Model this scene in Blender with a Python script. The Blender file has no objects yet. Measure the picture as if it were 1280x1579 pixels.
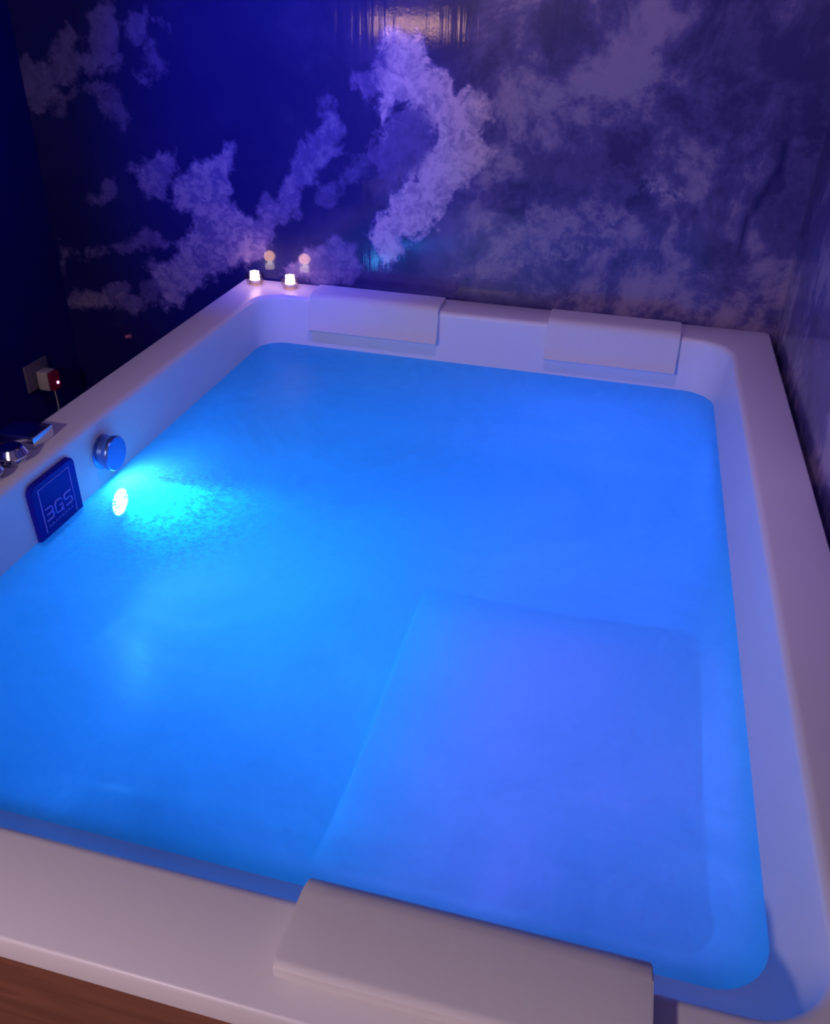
import bpy, bmesh, math, random
import numpy as np
from mathutils import Vector, Matrix, noise

# ------------------------------------------------------------------ camera, world, lights, exposure
H = 0.60                      # height of the tub rim above the floor
TW, TL = 1.80, 2.379          # tub width (x) and length (y)
scene = bpy.context.scene
C = scene.collection

cam = bpy.data.cameras.new('camera')
camo = bpy.data.objects.new('camera', cam); C.objects.link(camo)
right = Vector((0.96885819, 0.24645759, 0.02392645))
up = Vector((-0.15144251, 0.51333436, 0.84472066))
fwd = Vector((-0.19590554, 0.82203801, -0.53467235))
camo.matrix_world = Matrix(((right.x, up.x, -fwd.x, 1.32132), (right.y, up.y, -fwd.y, -0.43168),
                            (right.z, up.z, -fwd.z, 0.94308 + H), (0, 0, 0, 1)))
cam.sensor_fit = 'VERTICAL'; cam.sensor_height = 24.0
cam.lens = 24.0 * 1311.508 / 1579.0
cam.clip_start = 0.02
scene.camera = camo

world = bpy.data.worlds.new('world'); scene.world = world
world.use_nodes = True
world.node_tree.nodes['Background'].inputs[0].default_value = (0.02, 0.02, 0.06, 1)
world.node_tree.nodes['Background'].inputs[1].default_value = 0.0

vs = scene.view_settings
vs.view_transform = 'Standard'; vs.look = 'None'; vs.gamma = 1.0; vs.use_curve_mapping = False
vs.exposure = 0.0
scene.cycles.use_denoising = True
scene.cycles.max_bounces = 8
scene.cycles.diffuse_bounces = 5
scene.cycles.glossy_bounces = 4
scene.cycles.transparent_max_bounces = 12
scene.cycles.sample_clamp_indirect = 4.0
scene.cycles.caustics_reflective = False
scene.cycles.caustics_refractive = False
scene.cycles.blur_glossy = 0.5

def lamp(name, kind, loc, energy, color, size=0.05, target=None, spot=None, blend=1.0, size_y=None):
    d = bpy.data.lights.new(name, kind); d.energy = energy; d.color = color
    if kind == 'AREA':
        d.size = size
        if size_y: d.shape = 'RECTANGLE'; d.size_y = size_y
    else:
        d.shadow_soft_size = size
    if kind == 'SPOT': d.spot_size = math.radians(spot); d.spot_blend = blend
    o = bpy.data.objects.new(name, d); C.objects.link(o); o.location = loc
    if target: o.rotation_euler = (Vector(target) - Vector(loc)).to_track_quat('-Z', 'Y').to_euler()
    return o

BLUE = (0.0, 0.145, 1.0)
AQUA = (0.0, 0.30, 1.0)
WARM = (1.0, 0.50, 0.34)
# warm bar lamp on the wall behind the photographer
lamp('warm_wall_light', 'AREA', (-0.48, -1.83, H+0.62), 2.2, WARM, 0.50, (-0.2, 2.3, H+0.3), size_y=0.05)
# added warm fill, unseen, lighting the rim and inner walls
lamp('warm_front_fill', 'POINT', (0.25, -1.45, H+1.22), 70, (1.0, 0.77, 0.84), 0.07)
# added unseen ceiling spots; the first puts the blue glow on the wall
lamp('blue_wall_fill', 'SPOT', (0.35, 0.9, H+1.86), 360, (0.0, 0.03, 1.0), 0.04, (0.16, 2.38, H+0.62), 42, 1.0)
lamp('violet_fill_spot', 'SPOT', (1.05, 0.9, H+1.86), 44, (0.58, 0.37, 1.0), 0.05, (1.25, 2.2, H+0.1), 120, 1.0)  # added for the mauve cast on rim and right wall
lamp('warm_wall_fill', 'SPOT', (0.62, 1.7, H+1.86), 22, (1.0, 0.55, 0.38), 0.03, (0.60, 2.38, H+0.86), 34, 1.0)  # added to warm the upper middle of the back wall
# underwater colour-therapy light, with added unseen area lights for its glow in the bubbles
lamp('pool_light_beam', 'SPOT', (0.155, 1.215, H-0.240), 50, AQUA, 0.015, (0.60, 1.02, H-0.13), 78, 1.0)
lamp('pool_light_glow', 'POINT', (0.20, 1.17, H-0.235), 0.5, (0.0, 0.42, 1.0), 0.02)
lamp('scatter_fill_a', 'AREA', (0.52, 1.15, H-0.19), 3.0, BLUE, 0.72, (0.52, 1.15001, 0), size_y=1.6)
lamp('scatter_fill_b', 'AREA', (1.28, 1.75, H-0.19), 3.4, (0.08, 0.145, 1.0), 0.60, (1.28, 1.75001, 0), size_y=0.7)
lamp('scatter_fill_c', 'AREA', (1.28, 0.80, H-0.19), 1.5, (0.42, 0.14, 1.0), 0.55, (1.28, 0.80001, 0), size_y=0.8)  # violet fill added for the purple water over the lounger
lamp('plume_fill', 'AREA', (0.62, 1.22, H-0.20), 1.7, AQUA, 0.5, (0.62, 1.22001, 0), size_y=0.5)

# ------------------------------------------------------------------ material helpers
def mat(name):
    m = bpy.data.materials.new(name); m.use_nodes = True
    nt = m.node_tree; nt.nodes.clear()
    return m, nt
def N(nt, t, **kw):
    n = nt.nodes.new(t)
    for k, v in kw.items():
        if k.startswith('i_'): n.inputs[k[2:].replace('_', ' ')].default_value = v
        else: setattr(n, k, v)
    return n
def pbsdf(name, col, rough=0.5, metal=0.0, coat=0.0, coat_rough=0.05, noise_amt=0.0, noise_scale=20, bump=0.0, emit=None, estr=0, alpha=None, trans=0.0, ior=1.45, sss=0.0):
    m, nt = mat(name); out = N(nt, 'ShaderNodeOutputMaterial')
    b = N(nt, 'ShaderNodeBsdfPrincipled'); nt.links.new(b.outputs[0], out.inputs[0])
    b.inputs['Base Color'].default_value = (*col, 1); b.inputs['Roughness'].default_value = rough
    b.inputs['Metallic'].default_value = metal; b.inputs['Coat Weight'].default_value = coat
    b.inputs['Coat Roughness'].default_value = coat_rough; b.inputs['IOR'].default_value = ior
    b.inputs['Transmission Weight'].default_value = trans
    if sss: b.inputs['Subsurface Weight'].default_value = sss; b.inputs['Subsurface Radius'].default_value = (0.01, 0.01, 0.01)
    if emit: b.inputs['Emission Color'].default_value = (*emit, 1); b.inputs['Emission Strength'].default_value = estr
    if noise_amt or bump:
        tc = N(nt, 'ShaderNodeTexCoord'); nz = N(nt, 'ShaderNodeTexNoise', i_Scale=noise_scale, i_Detail=5.0)
        nt.links.new(tc.outputs['Object'], nz.inputs['Vector'])
        if noise_amt:
            mx = N(nt, 'ShaderNodeMix', data_type='RGBA')
            mx.inputs[6].default_value = (*[c*(1-noise_amt) for c in col], 1)
            mx.inputs[7].default_value = (*[min(1, c*(1+noise_amt)) for c in col], 1)
            nt.links.new(nz.outputs['Fac'], mx.inputs[0]); nt.links.new(mx.outputs[2], b.inputs['Base Color'])
        if bump:
            bp = N(nt, 'ShaderNodeBump', i_Strength=bump, i_Distance=0.002)
            nt.links.new(nz.outputs['Fac'], bp.inputs['Height']); nt.links.new(bp.outputs[0], b.inputs['Normal'])
    return m
def emis(name, col, s):
    m, nt = mat(name); out = N(nt, 'ShaderNodeOutputMaterial'); e = N(nt, 'ShaderNodeEmission')
    e.inputs[0].default_value = (*col, 1); e.inputs[1].default_value = s
    nt.links.new(e.outputs[0], out.inputs[0]); return m

M = {}
M['acrylic'] = pbsdf('white_acrylic', (0.86, 0.83, 0.83), 0.42, coat=0.15, coat_rough=0.25, noise_amt=0.02, noise_scale=6)
M['cushion'] = pbsdf('white_cushion', (0.82, 0.79, 0.77), 0.6, noise_amt=0.02, noise_scale=60, bump=0.08)
M['wood'] = None
M['plate'] = pbsdf('dark_navy_plate', (0.010, 0.012, 0.30), 0.6, coat=0.0, ior=1.2, coat_rough=0.1, noise_amt=0.05, noise_scale=40)
M['plate_line'] = pbsdf('plate_engraving', (0.24, 0.30, 0.95), 0.5)
M['chrome'] = pbsdf('chrome', (0.80, 0.82, 0.88), 0.14, metal=1.0, noise_amt=0.02)
M['brushed'] = pbsdf('satin_chrome', (0.16, 0.27, 0.60), 0.30, metal=0.8, noise_amt=0.03)
M['bezel'] = pbsdf('lamp_bezel', (0.7, 0.7, 0.72), 0.2, metal=0.6)
M['lens'] = emis('lit_lens', (0.18, 0.46, 1.0), 160)
M['plastic'] = pbsdf('white_plastic', (0.46, 0.42, 0.42), 0.4, noise_amt=0.02)
M['redcap'] = pbsdf('dark_red_plastic', (0.035, 0.003, 0.022), 0.35, coat=0.1, emit=(1, 0.0, 0.15), estr=0.02)
M['plate_grey'] = pbsdf('grey_plate', (0.16, 0.13, 0.22), 0.45, noise_amt=0.02)
M['led'] = emis('charge_led', (1.0, 0.25, 0.6), 6)
M['hole'] = pbsdf('socket_hole', (0.02, 0.02, 0.02), 0.6)
M['wax'] = pbsdf('candle_wax', (0.9, 0.82, 0.7), 0.5, emit=(1.0, 0.55, 0.25), estr=1.6)  # flame light in the wax put in as emission
M['wick'] = pbsdf('wick', (0.02, 0.015, 0.01), 0.9)
M['flame'] = emis('flame', (1.0, 0.86, 0.72), 10)
M['tin'] = pbsdf('tin', (0.8, 0.8, 0.8), 0.25, metal=1)
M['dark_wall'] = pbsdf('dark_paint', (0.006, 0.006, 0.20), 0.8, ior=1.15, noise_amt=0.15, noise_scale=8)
M['room_paint'] = pbsdf('muted_paint', (0.16, 0.14, 0.17), 0.8, noise_amt=0.08, noise_scale=5)
M['ceil'] = pbsdf('ceiling_paint', (0.18, 0.17, 0.2), 0.85, noise_amt=0.05)
M['lamp_body'] = pbsdf('lamp_metal', (0.4, 0.38, 0.36), 0.3, metal=1)
M['warm_glass'] = emis('warm_lamp_glass', (1.0, 0.76, 0.6), 5)
M['warm_fill_glass'] = emis('warm_helper_glass', (1.0, 0.45, 0.4), 4)  # lens of the added warm ceiling spot
M['blue_fill_glass'] = emis('blue_helper_glass', (0.0, 0.06, 1.0), 8)  # lens of the added blue and violet ceiling spots

def glass_mat():
    m, nt = mat('clear_glass'); out = N(nt, 'ShaderNodeOutputMaterial')
    t = N(nt, 'ShaderNodeBsdfTransparent'); g = N(nt, 'ShaderNodeBsdfGlossy', i_Roughness=0.04)
    t.inputs[0].default_value = (0.90, 0.86, 0.88, 1)
    mx = N(nt, 'ShaderNodeMixShader')
    mx.inputs[0].default_value = 0.12
    nt.links.new(t.outputs[0], mx.inputs[1]); nt.links.new(g.outputs[0], mx.inputs[2]); nt.links.new(mx.outputs[0], out.inputs[0])
    return m
M['glass'] = glass_mat()

def wood_mat(name, c1, c2, scale=(3, 30, 30)):
    m, nt = mat(name); out = N(nt, 'ShaderNodeOutputMaterial'); b = N(nt, 'ShaderNodeBsdfPrincipled', i_Roughness=0.5)
    tc = N(nt, 'ShaderNodeTexCoord'); mp = N(nt, 'ShaderNodeMapping'); mp.inputs['Scale'].default_value = scale
    nz = N(nt, 'ShaderNodeTexNoise', i_Scale=1.5, i_Detail=6.0, i_Distortion=0.6); r = N(nt, 'ShaderNodeValToRGB')
    r.color_ramp.elements[0].position = .3; r.color_ramp.elements[0].color = (*c1, 1)
    r.color_ramp.elements[1].position = .7; r.color_ramp.elements[1].color = (*c2, 1)
    L = nt.links.new
    L(tc.outputs['Object'], mp.inputs[0]); L(mp.outputs[0], nz.inputs['Vector']); L(nz.outputs['Fac'], r.inputs[0])
    L(r.outputs[0], b.inputs['Base Color']); L(b.outputs[0], out.inputs[0]); return m
M['wood'] = wood_mat('brown_wood', (0.20, 0.075, 0.045), (0.30, 0.12, 0.07))
M['floor'] = wood_mat('wood_floor', (0.16, 0.07, 0.05), (0.26, 0.12, 0.08), (2, 14, 14))

def wallpaper_mat():
    """marbled plaster-look wallpaper: torn pale cloud patches on a dark ground, semi-gloss film"""
    m, nt = mat('marbled_wallpaper'); L = nt.links.new
    out = N(nt, 'ShaderNodeOutputMaterial'); b = N(nt, 'ShaderNodeBsdfPrincipled')
    def mth(op, a, bb=None, clamp=False):
        n = N(nt, 'ShaderNodeMath', operation=op); n.use_clamp = clamp
        for i, v in enumerate((a, bb)):
            if v is None: continue
            if isinstance(v, (int, float)): n.inputs[i].default_value = v
            else: L(v, n.inputs[i])
        return n.outputs[0]
    e = N(nt, 'ShaderNodeAttribute', attribute_name='edge').outputs['Fac']
    lv = N(nt, 'ShaderNodeAttribute', attribute_name='level').outputs['Fac']
    base = N(nt, 'ShaderNodeAttribute', attribute_name='ground').outputs['Fac']
    crack = N(nt, 'ShaderNodeAttribute', attribute_name='crack').outputs['Fac']
    tc = N(nt, 'ShaderNodeTexCoord').outputs['Object']
    def nz(scale, detail=8.0, rough=0.6, dist=0.0):
        n = N(nt, 'ShaderNodeTexNoise', i_Scale=scale, i_Detail=detail, i_Roughness=rough, i_Distortion=dist); L(tc, n.inputs['Vector']); return n.outputs['Fac']
    n1 = nz(14, 10, 0.62, 0.4); n2 = nz(42, 8, 0.65); n3 = nz(4, 10, 0.66, 0.25)
    w = mth('MULTIPLY', mth('SUBTRACT', n1, 0.5), 1.5)
    w2 = mth('MULTIPLY', mth('SUBTRACT', n2, 0.5), 0.3)
    ee = mth('ADD', mth('ADD', e, w), w2)
    mr = N(nt, 'ShaderNodeMapRange', interpolation_type='SMOOTHSTEP'); mr.inputs['From Min'].default_value = 0.36; mr.inputs['From Max'].default_value = 0.66
    L(ee, mr.inputs['Value'])
    # cloudiness of the ground
    mr2 = N(nt, 'ShaderNodeMapRange', interpolation_type='SMOOTHSTEP'); mr2.inputs['From Min'].default_value = 0.40; mr2.inputs['From Max'].default_value = 0.66
    L(n3, mr2.inputs['Value'])
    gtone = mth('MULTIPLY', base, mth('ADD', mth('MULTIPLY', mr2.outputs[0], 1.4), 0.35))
    ptone = mth('MULTIPLY', lv, mth('ADD', mth('MULTIPLY', n2, 0.7), 0.62))
    mot = N(nt, 'ShaderNodeMapRange', interpolation_type='SMOOTHSTEP'); mot.inputs['From Min'].default_value = 0.38; mot.inputs['From Max'].default_value = 0.58; mot.inputs['To Min'].default_value = 0.74; mot.inputs['To Max'].default_value = 1.08; L(nz(22, 9, 0.7, 0.6), mot.inputs['Value'])
    ptone = mth('MULTIPLY', ptone, mot.outputs[0])
    ptone = mth('MAXIMUM', ptone, gtone)
    mx = N(nt, 'ShaderNodeMix', data_type='FLOAT'); L(mr.outputs[0], mx.inputs[0]); L(gtone, mx.inputs[2]); L(ptone, mx.inputs[3])
    cr = mth('SUBTRACT', 1.0, mth('MULTIPLY', crack, 0.85))
    tone = mth('MULTIPLY', mx.outputs[0], cr, True)
    ramp = N(nt, 'ShaderNodeValToRGB'); L(tone, ramp.inputs[0])
    els = ramp.color_ramp.elements
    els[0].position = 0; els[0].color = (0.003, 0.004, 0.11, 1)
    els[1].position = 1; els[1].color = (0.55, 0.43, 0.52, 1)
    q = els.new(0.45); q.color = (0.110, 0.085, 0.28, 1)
    L(ramp.outputs[0], b.inputs['Base Color'])
    b.inputs['Roughness'].default_value = 0.5; b.inputs['Specular IOR Level'].default_value = 0.2
    b.inputs['Coat Weight'].default_value = 0.9; b.inputs['Coat Roughness'].default_value = 0.055
    # fine vertical ripples in the film
    mp = N(nt, 'ShaderNodeMapping'); mp.inputs['Scale'].default_value = (55, 55, 1.6); L(tc, mp.inputs[0])
    rp = N(nt, 'ShaderNodeTexNoise', i_Scale=1.0, i_Detail=3.0); L(mp.outputs[0], rp.inputs['Vector'])
    hgt = mth('ADD', rp.outputs['Fac'], mth('MULTIPLY', n2, 0.25))
    bp = N(nt, 'ShaderNodeBump', i_Strength=0.5, i_Distance=0.0012); L(hgt, bp.inputs['Height'])
    L(bp.outputs[0], b.inputs['Coat Normal'])
    L(b.outputs[0], out.inputs[0])
    return m
M['wallpaper'] = wallpaper_mat()

def water_mat():
    """aerated bath water: cloudy, glossy, with foam close to the lit jet"""
    m, nt = mat('bubbling_water'); L = nt.links.new
    out = N(nt, 'ShaderNodeOutputMaterial'); tc = N(nt, 'ShaderNodeTexCoord').outputs['Object']
    def mth(op, a, bb=None, clamp=False):
        n = N(nt, 'ShaderNodeMath', operation=op); n.use_clamp = clamp
        for i, v in enumerate((a, bb)):
            if v is None: continue
            if isinstance(v, (int, float)): n.inputs[i].default_value = v
            else: L(v, n.inputs[i])
        return n.outputs[0]
    cl = N(nt, 'ShaderNodeTexNoise', i_Scale=2.4, i_Detail=5.0, i_Roughness=0.6, i_Distortion=0.7); L(tc, cl.inputs['Vector'])
    fo = N(nt, 'ShaderNodeTexNoise', i_Scale=85.0, i_Detail=4.0, i_Roughness=0.7); L(tc, fo.inputs['Vector'])
    # foam zone: distance to the jet
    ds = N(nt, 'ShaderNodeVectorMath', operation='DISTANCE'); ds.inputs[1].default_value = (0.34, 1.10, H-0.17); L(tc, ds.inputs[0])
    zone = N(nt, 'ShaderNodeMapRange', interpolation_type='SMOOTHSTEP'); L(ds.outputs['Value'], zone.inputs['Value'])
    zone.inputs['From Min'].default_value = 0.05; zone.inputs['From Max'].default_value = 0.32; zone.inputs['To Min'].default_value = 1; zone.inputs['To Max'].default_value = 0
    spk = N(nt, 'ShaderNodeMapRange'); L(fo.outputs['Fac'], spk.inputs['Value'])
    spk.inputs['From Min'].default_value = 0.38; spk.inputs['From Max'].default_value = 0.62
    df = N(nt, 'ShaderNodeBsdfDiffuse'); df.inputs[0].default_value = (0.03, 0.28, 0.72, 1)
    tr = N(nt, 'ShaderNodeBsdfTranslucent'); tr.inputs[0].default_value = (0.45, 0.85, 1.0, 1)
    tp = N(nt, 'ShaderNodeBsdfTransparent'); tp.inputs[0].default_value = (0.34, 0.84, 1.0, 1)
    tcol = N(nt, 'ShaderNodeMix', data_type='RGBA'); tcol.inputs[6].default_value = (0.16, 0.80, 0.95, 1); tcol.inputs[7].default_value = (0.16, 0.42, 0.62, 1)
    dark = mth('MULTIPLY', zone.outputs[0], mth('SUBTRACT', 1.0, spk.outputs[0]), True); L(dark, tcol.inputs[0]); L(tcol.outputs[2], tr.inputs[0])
    milk = N(nt, 'ShaderNodeMixShader'); milk.inputs[0].default_value = 0.68; L(df.outputs[0], milk.inputs[1]); L(tr.outputs[0], milk.inputs[2])
    # clear fraction varies with the clouds of bubbles
    clear = mth('ADD', mth('MULTIPLY', cl.outputs['Fac'], -1.0), 0.88, True)
    foam = mth('MULTIPLY', mth('MULTIPLY', zone.outputs[0], spk.outputs[0]), 0.5)
    clear = mth('SUBTRACT', clear, foam, True)
    body = N(nt, 'ShaderNodeMixShader'); L(clear, body.inputs[0]); L(milk.outputs[0], body.inputs[1]); L(tp.outputs[0], body.inputs[2])
    gl = N(nt, 'ShaderNodeBsdfGlossy', i_Roughness=0.42)
    fr = N(nt, 'ShaderNodeFresnel', i_IOR=1.20)
    fin = N(nt, 'ShaderNodeMixShader'); L(fr.outputs[0], fin.inputs[0]); L(body.outputs[0], fin.inputs[1]); L(gl.outputs[0], fin.inputs[2])
    hg = mth('ADD', mth('MULTIPLY', cl.outputs['Fac'], 2.0), mth('MULTIPLY', mth('MULTIPLY', fo.outputs['Fac'], zone.outputs[0]), 0.6))
    bp = N(nt, 'ShaderNodeBump', i_Strength=0.5, i_Distance=0.01); L(hg, bp.inputs['Height'])
    L(bp.outputs[0], gl.inputs['Normal'])
    L(fin.outputs[0], out.inputs[0])
    return m
M['water'] = water_mat()

# ------------------------------------------------------------------ mesh helpers
def link(name, bm, m, parent=None, smooth=True, ang=35, recalc=True):
    if recalc: bmesh.ops.recalc_face_normals(bm, faces=bm.faces)
    me = bpy.data.meshes.new(name); bm.to_mesh(me); bm.free()
    if smooth:
        me.polygons.foreach_set('use_smooth', [True]*len(me.polygons)); me.set_sharp_from_angle(angle=math.radians(ang))
    me.materials.append(m)
    o = bpy.data.objects.new(name, me); C.objects.link(o)
    if parent is not None:
        o.parent = parent
        o.matrix_parent_inverse = parent.matrix_basis.inverted()   # children are modelled in world coordinates
    return o
def empty(name, loc, label, cat, group=None):
    o = bpy.data.objects.new(name, None); C.objects.link(o); o.location = loc; o.empty_display_size = 0.05
    return tag(o, label, cat, group)
def tag(o, label, cat, group=None):
    o['label'] = label; o['category'] = cat
    if group: o['group'] = group
    return o
def struct(o): o['kind'] = 'structure'; return o
def box(bm, a, b, bevel=0.0, seg=2):
    c = [(a[i]+b[i])/2 for i in range(3)]; s = [abs(b[i]-a[i]) for i in range(3)]
    r = bmesh.ops.create_cube(bm, size=1, matrix=Matrix.Translation(c) @ Matrix.Diagonal((*s, 1)))
    if bevel:
        ed = list({e for v in r['verts'] for e in v.link_edges})
        bmesh.ops.bevel(bm, geom=ed, offset=bevel, segments=seg, profile=0.5, affect='EDGES')
def lathe(bm, prof, org, axis='z', n=40, cap=True):
    rings = []
    for r, h in prof:
        ring = []
        for i in range(n):
            a = 2*math.pi*i/n; c, s = math.cos(a)*r, math.sin(a)*r
            p = (c, s, h) if axis == 'z' else (h, c, s)
            ring.append(bm.verts.new((org[0]+p[0], org[1]+p[1], org[2]+p[2])))
        rings.append(ring)
    for k in range(len(rings)-1):
        for i in range(n):
            j = (i+1) % n; bm.faces.new((rings[k][i], rings[k][j], rings[k+1][j], rings[k+1][i]))
    if cap:
        bm.faces.new(rings[0][::-1]); bm.faces.new(rings[-1])
def tube(bm, pts, r, n=8):
    rings = []
    for i, p in enumerate(pts):
        p = Vector(p); d = (Vector(pts[min(i+1, len(pts)-1)]) - Vector(pts[max(i-1, 0)])).normalized()
        a = d.orthogonal().normalized() if i == 0 else (a - d*a.dot(d)).normalized(); b = d.cross(a)
        rings.append([bm.verts.new(p + (a*math.cos(t) + b*math.sin(t))*r) for t in [2*math.pi*k/n for k in range(n)]])
    for k in range(len(rings)-1):
        for i in range(n): bm.faces.new((rings[k][i], rings[k][(i+1) % n], rings[k+1][(i+1) % n], rings[k+1][i]))
    bm.faces.new(rings[0][::-1]); bm.faces.new(rings[-1])
def rrect(x0, x1, y0, y1, rad, n=10):
    if not hasattr(rad, '__len__'): rad = (rad,)*4
    pts = []
    for k, (cx, cy) in enumerate(((x1, y0), (x1, y1), (x0, y1), (x0, y0))):
        r = rad[k]; sx = -1 if cx == x1 else 1; sy = 1 if cy == y0 else -1
        ox, oy = cx + sx*r, cy + sy*r; a0 = (-90, 0, 90, 180)[k]
        for i in range(n+1):
            a = math.radians(a0 + 90*i/n); pts.append((ox + r*math.cos(a), oy + r*math.sin(a)))
    return pts
def ringstack(bm, rings, cap_end=True, cap_start=False):
    vr = [[bm.verts.new((x, y, z)) for x, y in pts] for pts, z in rings]
    n = len(vr[0])
    for a, b in zip(vr, vr[1:]):
        for i in range(n): bm.faces.new((a[i], a[(i+1) % n], b[(i+1) % n], b[i]))
    if cap_end: bm.faces.new(vr[-1])
    if cap_start: bm.faces.new(vr[0][::-1])

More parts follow.
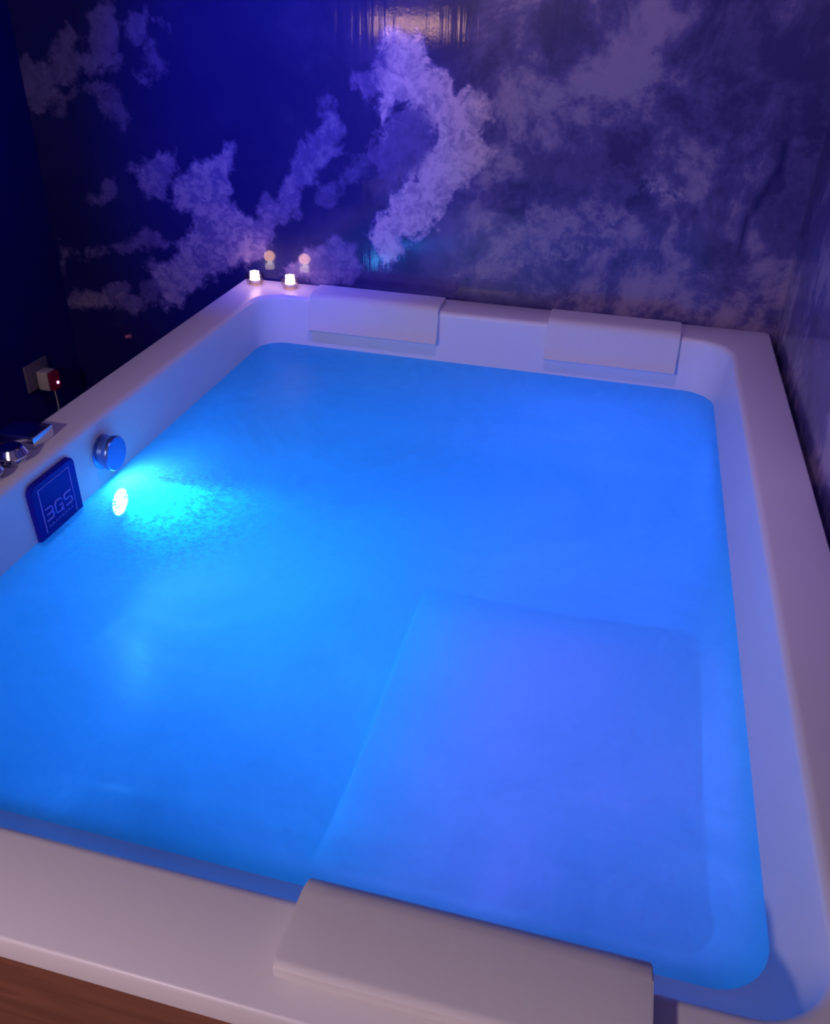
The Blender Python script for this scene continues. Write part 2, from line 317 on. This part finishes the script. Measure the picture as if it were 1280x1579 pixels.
# ------------------------------------------------------------------ wall pattern, metres on the back wall (x, z)
PATCHES = [
 (0.42, [(-0.78, 1.279),(-0.727, 1.262),(-0.694, 1.244),(-0.656, 1.303),(-0.614, 1.324),(-0.568, 1.372),(-0.538, 1.345),(-0.534, 1.308),(-0.503, 1.319),(-0.492, 1.393),(-0.438, 1.43),(-0.388, 1.449),(-0.407, 1.322),(-0.426, 1.312),(-0.382, 1.295),(-0.391, 1.244),(-0.44, 1.236),(-0.479, 1.221),(-0.539, 1.226),(-0.593, 1.2),(-0.65, 1.167),(-0.685, 1.156),(-0.703, 1.104),(-0.732, 1.086),(-0.775, 1.069),(-0.783, 1.11),(-0.788, 1.191)]),
 (0.28, [(-0.627, 1.158),(-0.57, 1.195),(-0.506, 1.208),(-0.44, 1.201),(-0.412, 1.169),(-0.401, 1.12),(-0.419, 1.089),(-0.439, 1.112),(-0.465, 1.171),(-0.536, 1.179),(-0.602, 1.16),(-0.66, 1.092),(-0.679, 1.095)]),
 (0.35, [(-0.492, 1.155),(-0.456, 1.151),(-0.455, 1.117),(-0.496, 1.109)]),
 (0.4, [(-0.337, 1.416),(-0.292, 1.417),(-0.291, 1.381),(-0.328, 1.335),(-0.346, 1.352)]),
 (0.32, [(-0.301, 1.317),(-0.27, 1.337),(-0.241, 1.301),(-0.218, 1.274),(-0.238, 1.245),(-0.27, 1.263),(-0.298, 1.28)]),
 (0.4, [(-0.34, 1.239),(-0.314, 1.236),(-0.291, 1.208),(-0.314, 1.209)]),
 (0.4, [(-0.289, 1.435),(-0.262, 1.421),(-0.213, 1.412),(-0.23, 1.391),(-0.256, 1.397),(-0.281, 1.414)]),
 (0.5, [(-0.401, 0.934),(-0.367, 0.958),(-0.328, 0.971),(-0.3, 0.994),(-0.247, 0.991),(-0.246, 0.945),(-0.269, 0.9),(-0.267, 0.846),(-0.311, 0.838),(-0.36, 0.85),(-0.393, 0.881)]),
 (0.6, [(-0.256, 0.923),(-0.196, 0.955),(-0.107, 0.99),(-0.058, 1.005),(-0.031, 1.035),(0.013, 1.05),(-0.015, 1.002),(-0.031, 0.939),(-0.032, 0.886),(-0.011, 0.822),(0.054, 0.793),(0.093, 0.765),(0.096, 0.709),(0.044, 0.675),(-0.021, 0.641),(-0.127, 0.596),(-0.213, 0.527),(-0.274, 0.458),(-0.36, 0.424),(-0.362, 0.499),(-0.397, 0.569),(-0.443, 0.613),(-0.315, 0.637),(-0.262, 0.7),(-0.209, 0.721),(-0.192, 0.775),(-0.202, 0.814),(-0.27, 0.824),(-0.274, 0.868)]),
 (0.5, [(0.046, 0.783),(0.07, 0.84),(0.122, 0.897),(0.172, 0.953),(0.229, 1.028),(0.271, 1.099),(0.311, 1.178),(0.332, 1.207),(0.361, 1.181),(0.383, 1.125),(0.376, 1.077),(0.334, 1.015),(0.265, 0.966),(0.216, 0.904),(0.201, 0.85),(0.163, 0.811),(0.113, 0.773),(0.08, 0.724)]),
 (0.35, [(-0.611, 0.815),(-0.55, 0.858),(-0.522, 0.9),(-0.491, 0.9),(-0.487, 0.852),(-0.533, 0.815),(-0.589, 0.794)]),
 (0.4, [(-0.756, 0.669),(-0.753, 0.633),(-0.619, 0.647),(-0.549, 0.663),(-0.451, 0.691),(-0.432, 0.725),(-0.376, 0.748),(-0.327, 0.734),(-0.304, 0.697),(-0.303, 0.671),(-0.457, 0.655),(-0.622, 0.633),(-0.738, 0.603),(-0.761, 0.546),(-0.767, 0.595)]),
 (0.5, [(-0.764, 0.457),(-0.683, 0.468),(-0.61, 0.486),(-0.546, 0.53),(-0.493, 0.523),(-0.486, 0.486),(-0.435, 0.466),(-0.419, 0.43),(-0.472, 0.406),(-0.551, 0.428),(-0.605, 0.436),(-0.694, 0.413),(-0.756, 0.414)]),
 (0.3, [(-0.438, 0.528),(-0.393, 0.557),(-0.372, 0.523),(-0.366, 0.474),(-0.409, 0.456),(-0.436, 0.491)]),
 (0.5, [(0.152, 0.623),(0.179, 0.672),(0.23, 0.71),(0.303, 0.757),(0.35, 0.776),(0.408, 0.753),(0.438, 0.707),(0.433, 0.65),(0.406, 0.613),(0.297, 0.591)]),
 (0.95, [(0.522, 1.392),(0.61, 1.412),(0.628, 1.328),(0.693, 1.296),(0.72, 1.227),(0.78, 1.244),(0.854, 1.216),(0.869, 1.171),(0.834, 1.124),(0.851, 1.078),(0.821, 1.009),(0.782, 0.963),(0.73, 0.919),(0.711, 0.866),(0.647, 0.808),(0.591, 0.782),(0.547, 0.717),(0.517, 0.674),(0.508, 0.724),(0.478, 0.766),(0.473, 0.836),(0.534, 0.862),(0.534, 0.918),(0.588, 0.958),(0.651, 1.02),(0.672, 1.095),(0.674, 1.151),(0.625, 1.189),(0.557, 1.191),(0.523, 1.143),(0.511, 1.095),(0.479, 1.112),(0.494, 1.178),(0.489, 1.269)]),
 (0.5, [(0.448, 1.276),(0.5, 1.331),(0.53, 1.358),(0.543, 1.272),(0.51, 1.234),(0.458, 1.213),(0.405, 1.238),(0.384, 1.25),(0.416, 1.275)]),
 (0.4, [(0.532, 1.18),(0.646, 1.196),(0.675, 1.133),(0.661, 1.056),(0.598, 0.993),(0.533, 0.948),(0.489, 0.965),(0.478, 1.044)]),
 (0.35, [(0.309, 0.932),(0.402, 1.039),(0.478, 1.093),(0.5, 1.026),(0.445, 0.972),(0.377, 0.937),(0.319, 0.891),(0.284, 0.884)]),
 (0.6, [(0.73, 0.673),(0.807, 0.702),(0.871, 0.736),(0.932, 0.795),(0.969, 0.861),(1.004, 0.934),(1.064, 0.944),(1.128, 0.924),(1.187, 0.938),(1.264, 0.958),(1.338, 0.925),(1.357, 0.893),(1.298, 0.864),(1.241, 0.839),(1.184, 0.803),(1.105, 0.765),(1.023, 0.736),(0.939, 0.71),(0.853, 0.676)]),
 (0.35, [(0.98, 1.077),(1.045, 1.118),(1.183, 1.108),(1.268, 1.059),(1.328, 0.988),(1.284, 0.956),(1.166, 0.941),(1.064, 0.944),(1.001, 0.963)]),
 (0.7, [(1.328, 1.044),(1.356, 1.052),(1.382, 1.011),(1.423, 0.995),(1.439, 1.015),(1.451, 0.997),(1.421, 0.953),(1.386, 0.954),(1.372, 0.991)]),
 (0.5, [(1.363, 1.173),(1.395, 1.201),(1.43, 1.208),(1.433, 1.177),(1.404, 1.154),(1.363, 1.152)]),
 (0.45, [(1.457, 1.239),(1.491, 1.269),(1.506, 1.245),(1.474, 1.217)]),
 (0.28, [(0.899, 1.191),(0.932, 1.272),(0.986, 1.309),(1.019, 1.353),(1.052, 1.395),(1.104, 1.421),(1.143, 1.47),(1.184, 1.495),(1.272, 1.497),(1.294, 1.467),(1.252, 1.402),(1.225, 1.345),(1.173, 1.317),(1.118, 1.312),(1.065, 1.287),(1.019, 1.268),(0.985, 1.222),(0.943, 1.148),(0.921, 1.174)]),
 (0.5, [(1.295, 0.72),(1.333, 0.765),(1.401, 0.786),(1.448, 0.801),(1.417, 0.746),(1.372, 0.71),(1.319, 0.679)]),
 (0.3, [(1.496, 1.412),(1.55, 1.475),(1.59, 1.446),(1.591, 1.368),(1.53, 1.333),(1.492, 1.348)]),
 (0.35, [(1.681, 0.958),(1.722, 1.036),(1.747, 1.118),(1.775, 1.146),(1.823, 1.131),(1.821, 0.932),(1.827, 0.756),(1.819, 0.63),(1.755, 0.612),(1.714, 0.661),(1.678, 0.822),(1.668, 0.919)]),
 (0.3, [(0.629, 0.636),(0.766, 0.627),(0.942, 0.667),(1.112, 0.706),(1.235, 0.729),(1.281, 0.701),(1.206, 0.628),(0.991, 0.617),(0.767, 0.616)]),
 (0.3, [(1.402, 0.837),(1.488, 0.904),(1.562, 0.92),(1.609, 0.875),(1.545, 0.81),(1.452, 0.781)]),
]
CRACK = [(1.72, 1.163), (1.718, 1.107), (1.701, 1.049), (1.669, 0.972), (1.655, 0.918), (1.666, 0.825)]


def smooth(t): t = np.clip(t, 0, 1); return t*t*(3-2*t)
def seg_dist(X, Z, pts, closed=True):
    d = np.full(X.shape, 1e9); n = len(pts)
    for i in range(n if closed else n-1):
        ax, az = pts[i]; bx, bz = pts[(i+1) % n]; ux, uz = bx-ax, bz-az; l2 = ux*ux + uz*uz + 1e-12
        t = np.clip(((X-ax)*ux + (Z-az)*uz)/l2, 0, 1); d = np.minimum(d, np.hypot(X-ax-t*ux, Z-az-t*uz))
    return d
def inside(X, Z, pts):
    r = np.zeros(X.shape, bool); n = len(pts)
    for i in range(n):
        ax, az = pts[i]; bx, bz = pts[(i+1) % n]
        c = ((az > Z) != (bz > Z)) & (X < (bx-ax)*(Z-az)/((bz-az) if bz != az else 1e-9) + ax)
        r ^= c
    return r
def wall_grid(name, origin, udir, length, height, step, fn, thick, normal):
    """a wall slab whose front face is a grid carrying the pattern of the paper"""
    nu, nv = int(length/step)+1, int(height/step)+1
    u = np.linspace(0, length, nu); v = np.linspace(0, height, nv); U, V = np.meshgrid(u, v)
    bm = bmesh.new(); og, ud = Vector(origin), Vector(udir)
    vs_ = [bm.verts.new(og + ud*float(U.flat[i]) + Vector((0, 0, float(V.flat[i])))) for i in range(nu*nv)]
    for j in range(nv-1):
        for i in range(nu-1):
            a = j*nu+i; bm.faces.new((vs_[a], vs_[a+1], vs_[a+nu+1], vs_[a+nu]))
    # slab behind
    nb = Vector(normal)*-thick
    cr = [vs_[0], vs_[nu-1], vs_[nu*nv-1], vs_[(nv-1)*nu]]; bk = [bm.verts.new(c.co + nb) for c in cr]
    bm.faces.new(bk)
    for a in range(4):
        b = (a+1) % 4; f0 = cr[a].co; f1 = cr[b].co
        q = [bm.verts.new(f0), bm.verts.new(f1)]; bm.faces.new((q[0], q[1], bk[b], bk[a]))
    bm.verts.index_update()
    e, lv, g, ck = fn(U, V)
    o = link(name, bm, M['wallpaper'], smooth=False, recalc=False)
    me = o.data; tot = len(me.vertices)
    for nm, arr in (('edge', e), ('level', lv), ('ground', g), ('crack', ck)):
        at = me.attributes.new(nm, 'FLOAT', 'POINT'); d = np.zeros(tot, np.float32); d[:nu*nv] = arr.ravel(); at.data.foreach_set('value', d)
    return struct(o)
def blobs(U, V, seed, thr=0.08, sc=2.2):
    f = np.array([noise.fractal((a*sc+seed, b*sc*1.3, seed*1.7), 1.0, 2.0, 4) for a, b in zip(U.ravel(), V.ravel())]).reshape(U.shape)
    return smooth((f-thr)/0.16*0.5+0.5) * 0.9
X0 = -0.775
def back_fn(U, V):
    X = U + X0; Z = V
    e = np.zeros(X.shape); lw = np.zeros(X.shape)+1e-6; lv = np.zeros(X.shape)
    for level, pts in PATCHES:
        sd = seg_dist(X, Z, pts); sd = np.where(inside(X, Z, pts), sd, -sd)
        ei = smooth(sd/0.075*0.5+0.5); e = np.maximum(e, ei); w = ei**3 + 1e-6; lv += level*w; lw += w
    lv = lv/lw
    up_ = smooth((Z-1.62)/0.15); b2 = blobs(X, Z, 4.0)
    e = e*(1-up_) + b2*up_; lv = lv*(1-up_) + 0.45*up_
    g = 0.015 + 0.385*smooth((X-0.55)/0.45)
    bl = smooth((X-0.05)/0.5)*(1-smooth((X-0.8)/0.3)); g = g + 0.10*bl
    ck = 1-smooth((seg_dist(X, Z, CRACK, False)-0.004)/0.012)
    return e, lv, g, ck
def right_fn(U, V):
    return blobs(U, V, 9.0, 0.12), np.full(U.shape, 0.40), np.full(U.shape, 0.48), np.zeros(U.shape)

YB = TL + 0.012; XR = TW + 0.016; RH = 2.5; YF = -1.95
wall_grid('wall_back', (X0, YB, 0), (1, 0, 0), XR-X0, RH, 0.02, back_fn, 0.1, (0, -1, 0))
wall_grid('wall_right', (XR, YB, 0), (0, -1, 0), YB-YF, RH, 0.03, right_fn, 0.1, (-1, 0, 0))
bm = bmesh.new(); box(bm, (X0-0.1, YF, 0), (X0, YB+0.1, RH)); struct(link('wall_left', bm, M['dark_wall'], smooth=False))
bm = bmesh.new(); box(bm, (X0-0.1, YF-0.1, 0), (XR+0.1, YF, RH)); struct(link('wall_front', bm, M['room_paint'], smooth=False))
bm = bmesh.new(); box(bm, (X0-0.1, YF-0.1, -0.1), (XR+0.1, YB+0.1, 0)); struct(link('floor', bm, M['floor'], smooth=False))
bm = bmesh.new(); box(bm, (X0-0.1, YF-0.1, RH), (XR+0.1, YB+0.1, RH+0.1)); struct(link('ceiling', bm, M['ceil'], smooth=False))

# ------------------------------------------------------------------ bathtub
IX0, IX1, IY0, IY1 = 0.119, 1.673, 0.139, 2.241
tub = empty('bathtub', (TW/2, TL/2, 0), 'large white rectangular two-seat hydromassage bathtub filled with blue lit water', 'bathtub')
def tub_shell():
    bm = bmesh.new(); R_ = []
    ro = 0.012
    def add(x0, x1, y0, y1, rad, z): R_.append((rrect(x0, x1, y0, y1, rad), H+z))
    add(0.02, TW-0.02, 0.02, TL-0.02, ro, -0.040)
    add(0.0, TW, 0.0, TL, ro, -0.040)
    add(0.0, TW, 0.0, TL, ro, -0.005)
    add(0.0015, TW-0.0015, 0.0015, TL-0.0015, ro, -0.0015)
    add(0.005, TW-0.005, 0.005, TL-0.005, ro, 0.0)
    rc = (0.10, 0.115, 0.10, 0.10)      # front right, back right, back left, front left
    for k in range(7):
        a = math.radians(90*k/6); q = 0.016
        d = q*(1-math.sin(a)); z = -q*(1-math.cos(a))
        add(IX0-d, IX1+d, IY0-d, IY1+d, [c+d for c in rc], z)
    def lerp(t, z, ext=0.0):
        # wall at depth: reclining at the front, nearly plumb elsewhere
        add(IX0+0.004*t, IX1-0.020*t, IY0+0.120*t, IY1-0.006*t, [max(0.05, c-0.015*t) for c in rc], z)
    lerp(0.15, -0.045); lerp(0.5, -0.10); lerp(1.0, -0.17); lerp(1.7, -0.26); lerp(2.4, -0.36); lerp(3.0, -0.44)
    add(IX0+0.03, IX1-0.08, IY0+0.40, IY1-0.04, 0.09, -0.485)
    add(IX0+0.07, IX1-0.12, IY0+0.45, IY1-0.08, 0.08, -0.50)
    ringstack(bm, R_)
    return bm
link('shell', tub_shell(), M['acrylic'], tub, ang=50)
bm = bmesh.new()
ringstack(bm, [(rrect(0.022, TW-0.022, 0.022, TL-0.022, 0.01), H-0.0405), (rrect(0.022, TW-0.022, 0.022, TL-0.022, 0.01), 0.0)], cap_end=False)
sk = link('side_panel', bm, M['wood'], tub); sk['label'] = 'brown wood-look side panel below the rim'
# moulded lounger: raised right half under water
bm = bmesh.new()
prof = [(0.33, -0.30), (0.42, -0.345), (0.55, -0.375), (0.75, -0.385), (0.95, -0.375), (1.15, -0.37), (1.27, -0.385), (1.31, -0.42), (1.33, -0.495)]
xs = [(0.944, -0.12), (0.947, -0.015), (0.958, 0.0), (1.30, -0.012), (1.55, 0.0), (1.635, 0.0)]
gr = []
for x, dz in xs:
    col = []
    for y, z in prof:
        zz = z + dz if dz > -0.1 else -0.498
        col.append(bm.verts.new((x if z > -0.45 else x, y, H + max(zz, -0.498))))
    gr.append(col)
for a, b in zip(gr, gr[1:]):
    for i in range(len(prof)-1): bm.faces.new((a[i], b[i], b[i+1], a[i+1]))
link('lounger_seat', bm, M['acrylic'], tub, ang=60)

# logo plate, on the left inner wall by the water line
px = IX0 + 0.002
bm = bmesh.new()
def yz_ring(y0, y1, z0, z1, r, x): return [(x, y, z) for y, z in rrect(y0, y1, z0, z1, r, 6)]
stack = [yz_ring(0.912, 1.080, H-0.190, H-0.030, 0.020, px-0.001), yz_ring(0.912, 1.080, H-0.190, H-0.030, 0.020, px+0.009),
         yz_ring(0.916, 1.076, H-0.186, H-0.034, 0.018, px+0.012)]
vr = [[bm.verts.new(p) for p in r] for r in stack]
for a, b in zip(vr, vr[1:]):
    for i in range(len(a)): bm.faces.new((a[i], a[(i+1) % len(a)], b[(i+1) % len(a)], b[i]))
bm.faces.new(vr[-1])
pl = link('logo_plate', bm, M['plate'], tub, ang=30); pl['label'] = 'square dark navy plate with rounded corners and outlined logo'
xf = px + 0.0126
def strokes(name, lines, r, m, parent):
    bm = bmesh.new()
    for ln in lines: tube(bm, [(xf, y, z) for y, z in ln], r, 6)
    return link(name, bm, m, parent)
fr = [(0.936, -0.158), (0.936, -0.047), (1.052, -0.047), (1.052, -0.165)]
strokes('logo_frame', [[(y, H+z) for y, z in fr]], 0.0011, M['plate_line'], pl)
def glyphs(y0, z0, w, h, gap):
    """squared letters B G S, the B drawn open at its stem"""
    G = [[[(0, 1), (.8, 1), (1, .88), (1, .62), (.8, .5), (.15, .5)], [(.8, .5), (1, .38), (1, .12), (.8, 0), (0, 0)]],
         [[(1, .85), (.8, 1), (.2, 1), (0, .85), (0, .15), (.2, 0), (.8, 0), (1, .15), (1, .48), (.55, .48)], [(.75, .2), (1.05, -.12)]],
         [[(1, 1), (.2, 1), (0, .88), (0, .62), (.2, .5), (.8, .5), (1, .38), (1, .12), (.8, 0), (0, 0)]]]
    res = []
    for k, g in enumerate(G):
        oy = y0 + k*(w+gap)
        for ln in g: res.append([(oy+a*w, z0+b*h) for a, b in ln])
    return res
lt = strokes('lettering', glyphs(0.944, H-0.132, 0.026, 0.030, 0.010), 0.0019, M['plate_line'], pl); lt['label'] = 'squared pale blue letters of the logo'
rnd = random.Random(3)
strokes('small_lettering', [[(0.946+0.0125*k, H-0.149), (0.950+0.0125*k, H-0.143-0.002*rnd.random()), (0.954+0.0125*k, H-0.149)] for k in range(8)], 0.0008, M['plate_line'], pl)

# round overflow knob on the left inner wall
bm = bmesh.new()
lathe(bm, [(0.040, -0.004), (0.044, 0.0), (0.044, 0.004), (0.036, 0.008), (0.034, 0.020), (0.043, 0.024), (0.045, 0.030), (0.045, 0.038), (0.042, 0.042)], (IX0, 1.207, H-0.088), 'x', 48)
kn = link('overflow_knob', bm, M['brushed'], tub, ang=40); kn['label'] = 'round satin chrome knob on the left inner wall'

# lit underwater lamp
bm = bmesh.new()
LY, LZ = 1.222, H-0.243
lathe(bm, [(0.046, -0.002), (0.048, 0.006), (0.043, 0.011), (0.036, 0.011), (0.035, 0.006)], (IX0+0.004, LY, LZ), 'x', 40, cap=False)
lb = link('underwater_lamp', bm, M['bezel'], tub)
bm = bmesh.new()
lathe(bm, [(0.036, 0.004), (0.035, 0.010), (0.026, 0.015), (0.013, 0.018), (0.001, 0.019)], (IX0+0.004, LY, LZ), 'x', 32)
ln_ = link('lamp_lens', bm, M['lens'], lb); ln_['label'] = 'glowing white and cyan lens'

# ------------------------------------------------------------------ water
WZ = H - 0.170
bm = bmesh.new()
outer = rrect(IX0+0.0035, IX1-0.0195, IY0+0.119, IY1-0.0055, (0.085, 0.10, 0.085, 0.085), 10)
cx_, cy_ = 0.9, 1.2
prev = None
for f in [1.0, 0.985, 0.9, 0.75, 0.55, 0.35, 0.15]:
    rg = []
    for x, y in outer:
        X, Y = cx_+(x-cx_)*f, cy_+(y-cy_)*f
        z = WZ + (0.0025*noise.fractal((X*6, Y*6, 2.0), 1, 2, 3) if f < 1 else 0.0)
        rg.append(bm.verts.new((X, Y, z)))
    if prev:
        for i in range(len(rg)): bm.faces.new((prev[i], prev[(i+1) % len(rg)], rg[(i+1) % len(rg)], rg[i]))
    prev = rg
bm.faces.new(prev)
w = link('bath_water', bm, M['water'], ang=80)
tag(w, 'cloudy glowing blue water filling the bathtub, cyan foam by the lamp', 'water')

# ------------------------------------------------------------------ headrests
def headrest(name, x0, x1, ye, s, over, down, label, ztop=0.020):
    """L-shaped pad: lies on the rim and folds over the inner edge. s=+1: rim is at larger y"""
    bm = bmesh.new(); t = 0.019
    zt = H + ztop; zb = zt - t
    # outline in (d, z): d measured from the inner rim edge towards the rim (+) or the water (-)
    out_ = [(over, zb), (over, zt-0.005), (over-0.004, zt-0.001), (over-0.010, zt)]
    out_ += [(0.012, zt), (0.0, zt-0.001), (-0.010, zt-0.005), (-0.017, zt-0.013), (-0.021, zt-0.024)]
    out_ += [(-0.026, H-down+0.035), (-0.036, H-down+0.012), (-0.044, H-down), (-0.040, H-down-0.006), (-0.026, H-down-0.006)]
    out_ += [(-0.010, H-down+0.010), (-0.003, H-down+0.03), (-0.001, zb-0.006), (0.004, zb)]
    n = 10; rows = []
    for k in range(n+1):
        t_ = k/n; x = x0 + (x1-x0)*t_
        rows.append([bm.verts.new((x, ye + s*d, z)) for d, z in out_])
    for a, b in zip(rows, rows[1:]):
        for i in range(len(out_)): bm.faces.new((a[i], a[(i+1) % len(out_)], b[(i+1) % len(out_)], b[i]))
    f0 = bm.faces.new(rows[0][::-1]); f1 = bm.faces.new(rows[-1])
    bmesh.ops.bevel(bm, geom=list(f0.edges)+list(f1.edges), offset=0.003, segments=2, profile=0.5, affect='EDGES')
    o = link(name, bm, M['cushion'], ang=40)
    return tag(o, label, 'headrest', 'folded white headrests on the tub rim')
headrest('headrest', 0.300, 0.748, IY1, 1, 0.098, 0.098, 'white folded headrest on the back rim, nearer the two candles')
headrest('headrest', 1.108, 1.522, IY1, 1, 0.098, 0.104, 'white folded headrest on the back rim, near the back right corner')
headrest('headrest', 1.064, 1.468, IY0, -1, 0.103, 0.104, 'large flat white headrest on the front rim, closest to the viewer', ztop=0.030)

# ------------------------------------------------------------------ mixer tap on the left rim
mx_ = empty('bath_mixer', (0.04, 1.03, H), 'chrome deck-mounted bath mixer with block spout and round handles on left rim', 'tap')
bm = bmesh.new(); box(bm, (-0.022, 1.030, H), (0.074, 1.105, H+0.030), 0.003, 2)
link('spout', bm, M['chrome'], mx_)
for hy in (0.970, 0.885):
    bm = bmesh.new()
    lathe(bm, [(0.027, 0.0), (0.027, 0.004), (0.019, 0.007), (0.019, 0.010), (0.033, 0.016), (0.034, 0.020), (0.026, 0.036), (0.023, 0.038)], (0.062, hy, H), 'z', 24)
    link('handle', bm, M['chrome'], mx_, ang=20)

# ------------------------------------------------------------------ candles in the back left corner
def candle(x, y, lab_h, lab_c):
    g = bmesh.new()
    lathe(g, [(0.020, 0.0), (0.025, 0.002), (0.031, 0.012), (0.033, 0.024), (0.032, 0.040), (0.0305, 0.040), (0.031, 0.024), (0.029, 0.013), (0.023, 0.006), (0.002, 0.005)], (x, y, H+0.0005), 'z', 40)
    o = link('candle_holder', g, M['glass']); tag(o, lab_h, 'candle holder', 'glass tealight holders in the tub corner')
    t = empty('tealight', (x, y, H+0.0065), lab_c, 'candle', 'lit tealights in the tub corner')
    b = bmesh.new(); lathe(b, [(0.0195, 0.0), (0.0195, 0.012), (0.0188, 0.012)], (x, y, H+0.0065), 'z', 32, cap=False); link('tin_cup', b, M['tin'], t)
    b = bmesh.new(); lathe(b, [(0.0186, 0.001), (0.0186, 0.0115), (0.016, 0.0105), (0.003, 0.0105)], (x, y, H+0.0065), 'z', 32); link('wax', b, M['wax'], t)
    b = bmesh.new(); tube(b, [(x, y, H+0.016), (x, y, H+0.021), (x+0.001, y, H+0.024)], 0.0007, 6); link('wick', b, M['wick'], t)
    b = bmesh.new(); lathe(b, [(0.001, -0.004), (0.012, 0.000), (0.0170, 0.006), (0.0160, 0.013), (0.010, 0.021), (0.004, 0.027), (0.0006, 0.032)], (x, y, H+0.0185), 'z', 20); link('flame', b, M['flame'], t)
    lamp('candle_light', 'POINT', (x, y, H+0.062), 0.22, (1.0, 0.5, 0.25), 0.02)
candle(0.060, 2.322, 'small clear glass tealight holder at the very corner of the rim, left', 'lit tealight at the tub corner, the left flame')
candle(0.194, 2.318, 'small clear glass tealight holder between corner holder and headrest', 'lit tealight nearer the headrest, the right flame')

# ------------------------------------------------------------------ socket and charger on the left wall
so = empty('wall_socket', (X0, 2.125, H-0.37), 'rectangular pale wall socket plate low on the dark left wall', 'socket')
bm = bmesh.new(); box(bm, (X0+0.0005, 2.058, H-0.420), (X0+0.011, 2.192, H-0.318), 0.003, 2); fp = link('face_plate', bm, M['plate_grey'], so)
for k in range(3):
    b = bmesh.new(); box(b, (X0+0.0105, 2.080+0.034*k, H-0.392), (X0+0.0125, 2.108+0.034*k, H-0.346), 0.001, 1); md = link('module', b, M['plate_grey'], fp)
    b = bmesh.new()
    for dz in (-0.013, 0, 0.013): lathe(b, [(0.0024, 0.0), (0.0024, 0.0006)], (X0+0.0124, 2.094+0.034*k, H-0.369+dz), 'x', 12)
    link('pin_holes', b, M['hole'], md)
ch = empty('plug_in_charger', (X0+0.04, 2.133, H-0.39), 'small white plug-in charger with dark red end and pink light in socket', 'charger')
bm = bmesh.new(); box(bm, (X0+0.013, 2.108, H-0.426), (X0+0.058, 2.160, H-0.352), 0.004, 2); link('body', bm, M['plastic'], ch)
bm = bmesh.new(); box(bm, (X0+0.058, 2.110, H-0.424), (X0+0.078, 2.158, H-0.354), 0.005, 2); rc_ = link('end_cap', bm, M['redcap'], ch); rc_['label'] = 'dark red end cap'
bm = bmesh.new(); lathe(bm, [(0.006, 0.0), (0.005, 0.003), (0.002, 0.004)], (X0+0.0778, 2.138, H-0.398), 'x', 20); link('indicator_light', bm, M['led'], ch)
bm = bmesh.new(); tube(bm, [(X0+0.062, 2.130, H-0.422), (X0+0.066, 2.128, H-0.46), (X0+0.070, 2.122, H-0.50), (X0+0.072, 2.10, H-0.56), (X0+0.08, 2.05, H-0.594), (X0+0.16, 1.96, H-0.596), (X0+0.3, 1.93, H-0.596)], 0.0025, 8); link('cable', bm, M['plastic'], ch)

# ------------------------------------------------------------------ out-of-frame lamps: bar lamp seen in reflections; ceiling spots and pendant added
wl = empty('wall_lamp', (-0.49, YF, H+0.62), 'warm horizontal bar lamp on the wall facing the tub', 'lamp')
bm = bmesh.new(); box(bm, (-0.58, YF, H+0.58), (-0.40, YF+0.03, H+0.66), 0.004); link('mount', bm, M['lamp_body'], wl)
bm = bmesh.new(); tube(bm, [(-0.75, YF+0.06, H+0.62), (-0.22, YF+0.06, H+0.62)], 0.012, 16); link('glass_tube', bm, M['warm_glass'], wl)
for x in (-0.55, -0.43):
    bm = bmesh.new(); box(bm, (x-0.006, YF+0.028, H+0.612), (x+0.006, YF+0.05, H+0.628)); link('bracket', bm, M['lamp_body'], wl)
def added_ceiling_lamp(x, y, m, r, lab, name):  # fitting for one of the added ceiling spots
    t = empty(name, (x, y, RH), lab, 'lamp')
    b = bmesh.new(); lathe(b, [(r*0.9, 0.0), (r, -0.004), (r, -0.016), (r*0.82, -0.02)], (x, y, RH), 'z', 36); link('trim_ring', b, M['lamp_body'], t)
    b = bmesh.new(); lathe(b, [(r*0.78, -0.0205), (r*0.7, -0.026), (r*0.3, -0.03)], (x, y, RH), 'z', 36); link('lens', b, m, t)
added_ceiling_lamp(0.35, 0.90, M['blue_fill_glass'], 0.05, 'added unseen blue spotlight in the ceiling above the left side', 'added_ceiling_spot')
added_ceiling_lamp(0.62, 1.70, M['warm_fill_glass'], 0.045, 'added unseen warm spotlight in the ceiling close to the patterned wall', 'added_ceiling_spot')
added_ceiling_lamp(1.05, 0.90, M['blue_fill_glass'], 0.05, 'added unseen blue-lensed spotlight in the ceiling above the right side', 'added_ceiling_spot')
pd = empty('added_pendant', (0.25, -1.45, RH), 'added unseen pendant for the warm fill in front of the tub', 'lamp')  # added to carry the warm fill light

bm = bmesh.new(); tube(bm, [(0.25, -1.45, RH), (0.25, -1.45, H+1.35)], 0.003, 8); link('cord', bm, M['lamp_body'], pd)
bm = bmesh.new(); lathe(bm, [(0.012, 0.135), (0.05, 0.13), (0.085, 0.10), (0.10, 0.06)], (0.25, -1.45, H+1.22), 'z', 32, cap=False); link('shade', bm, M['lamp_body'], pd)
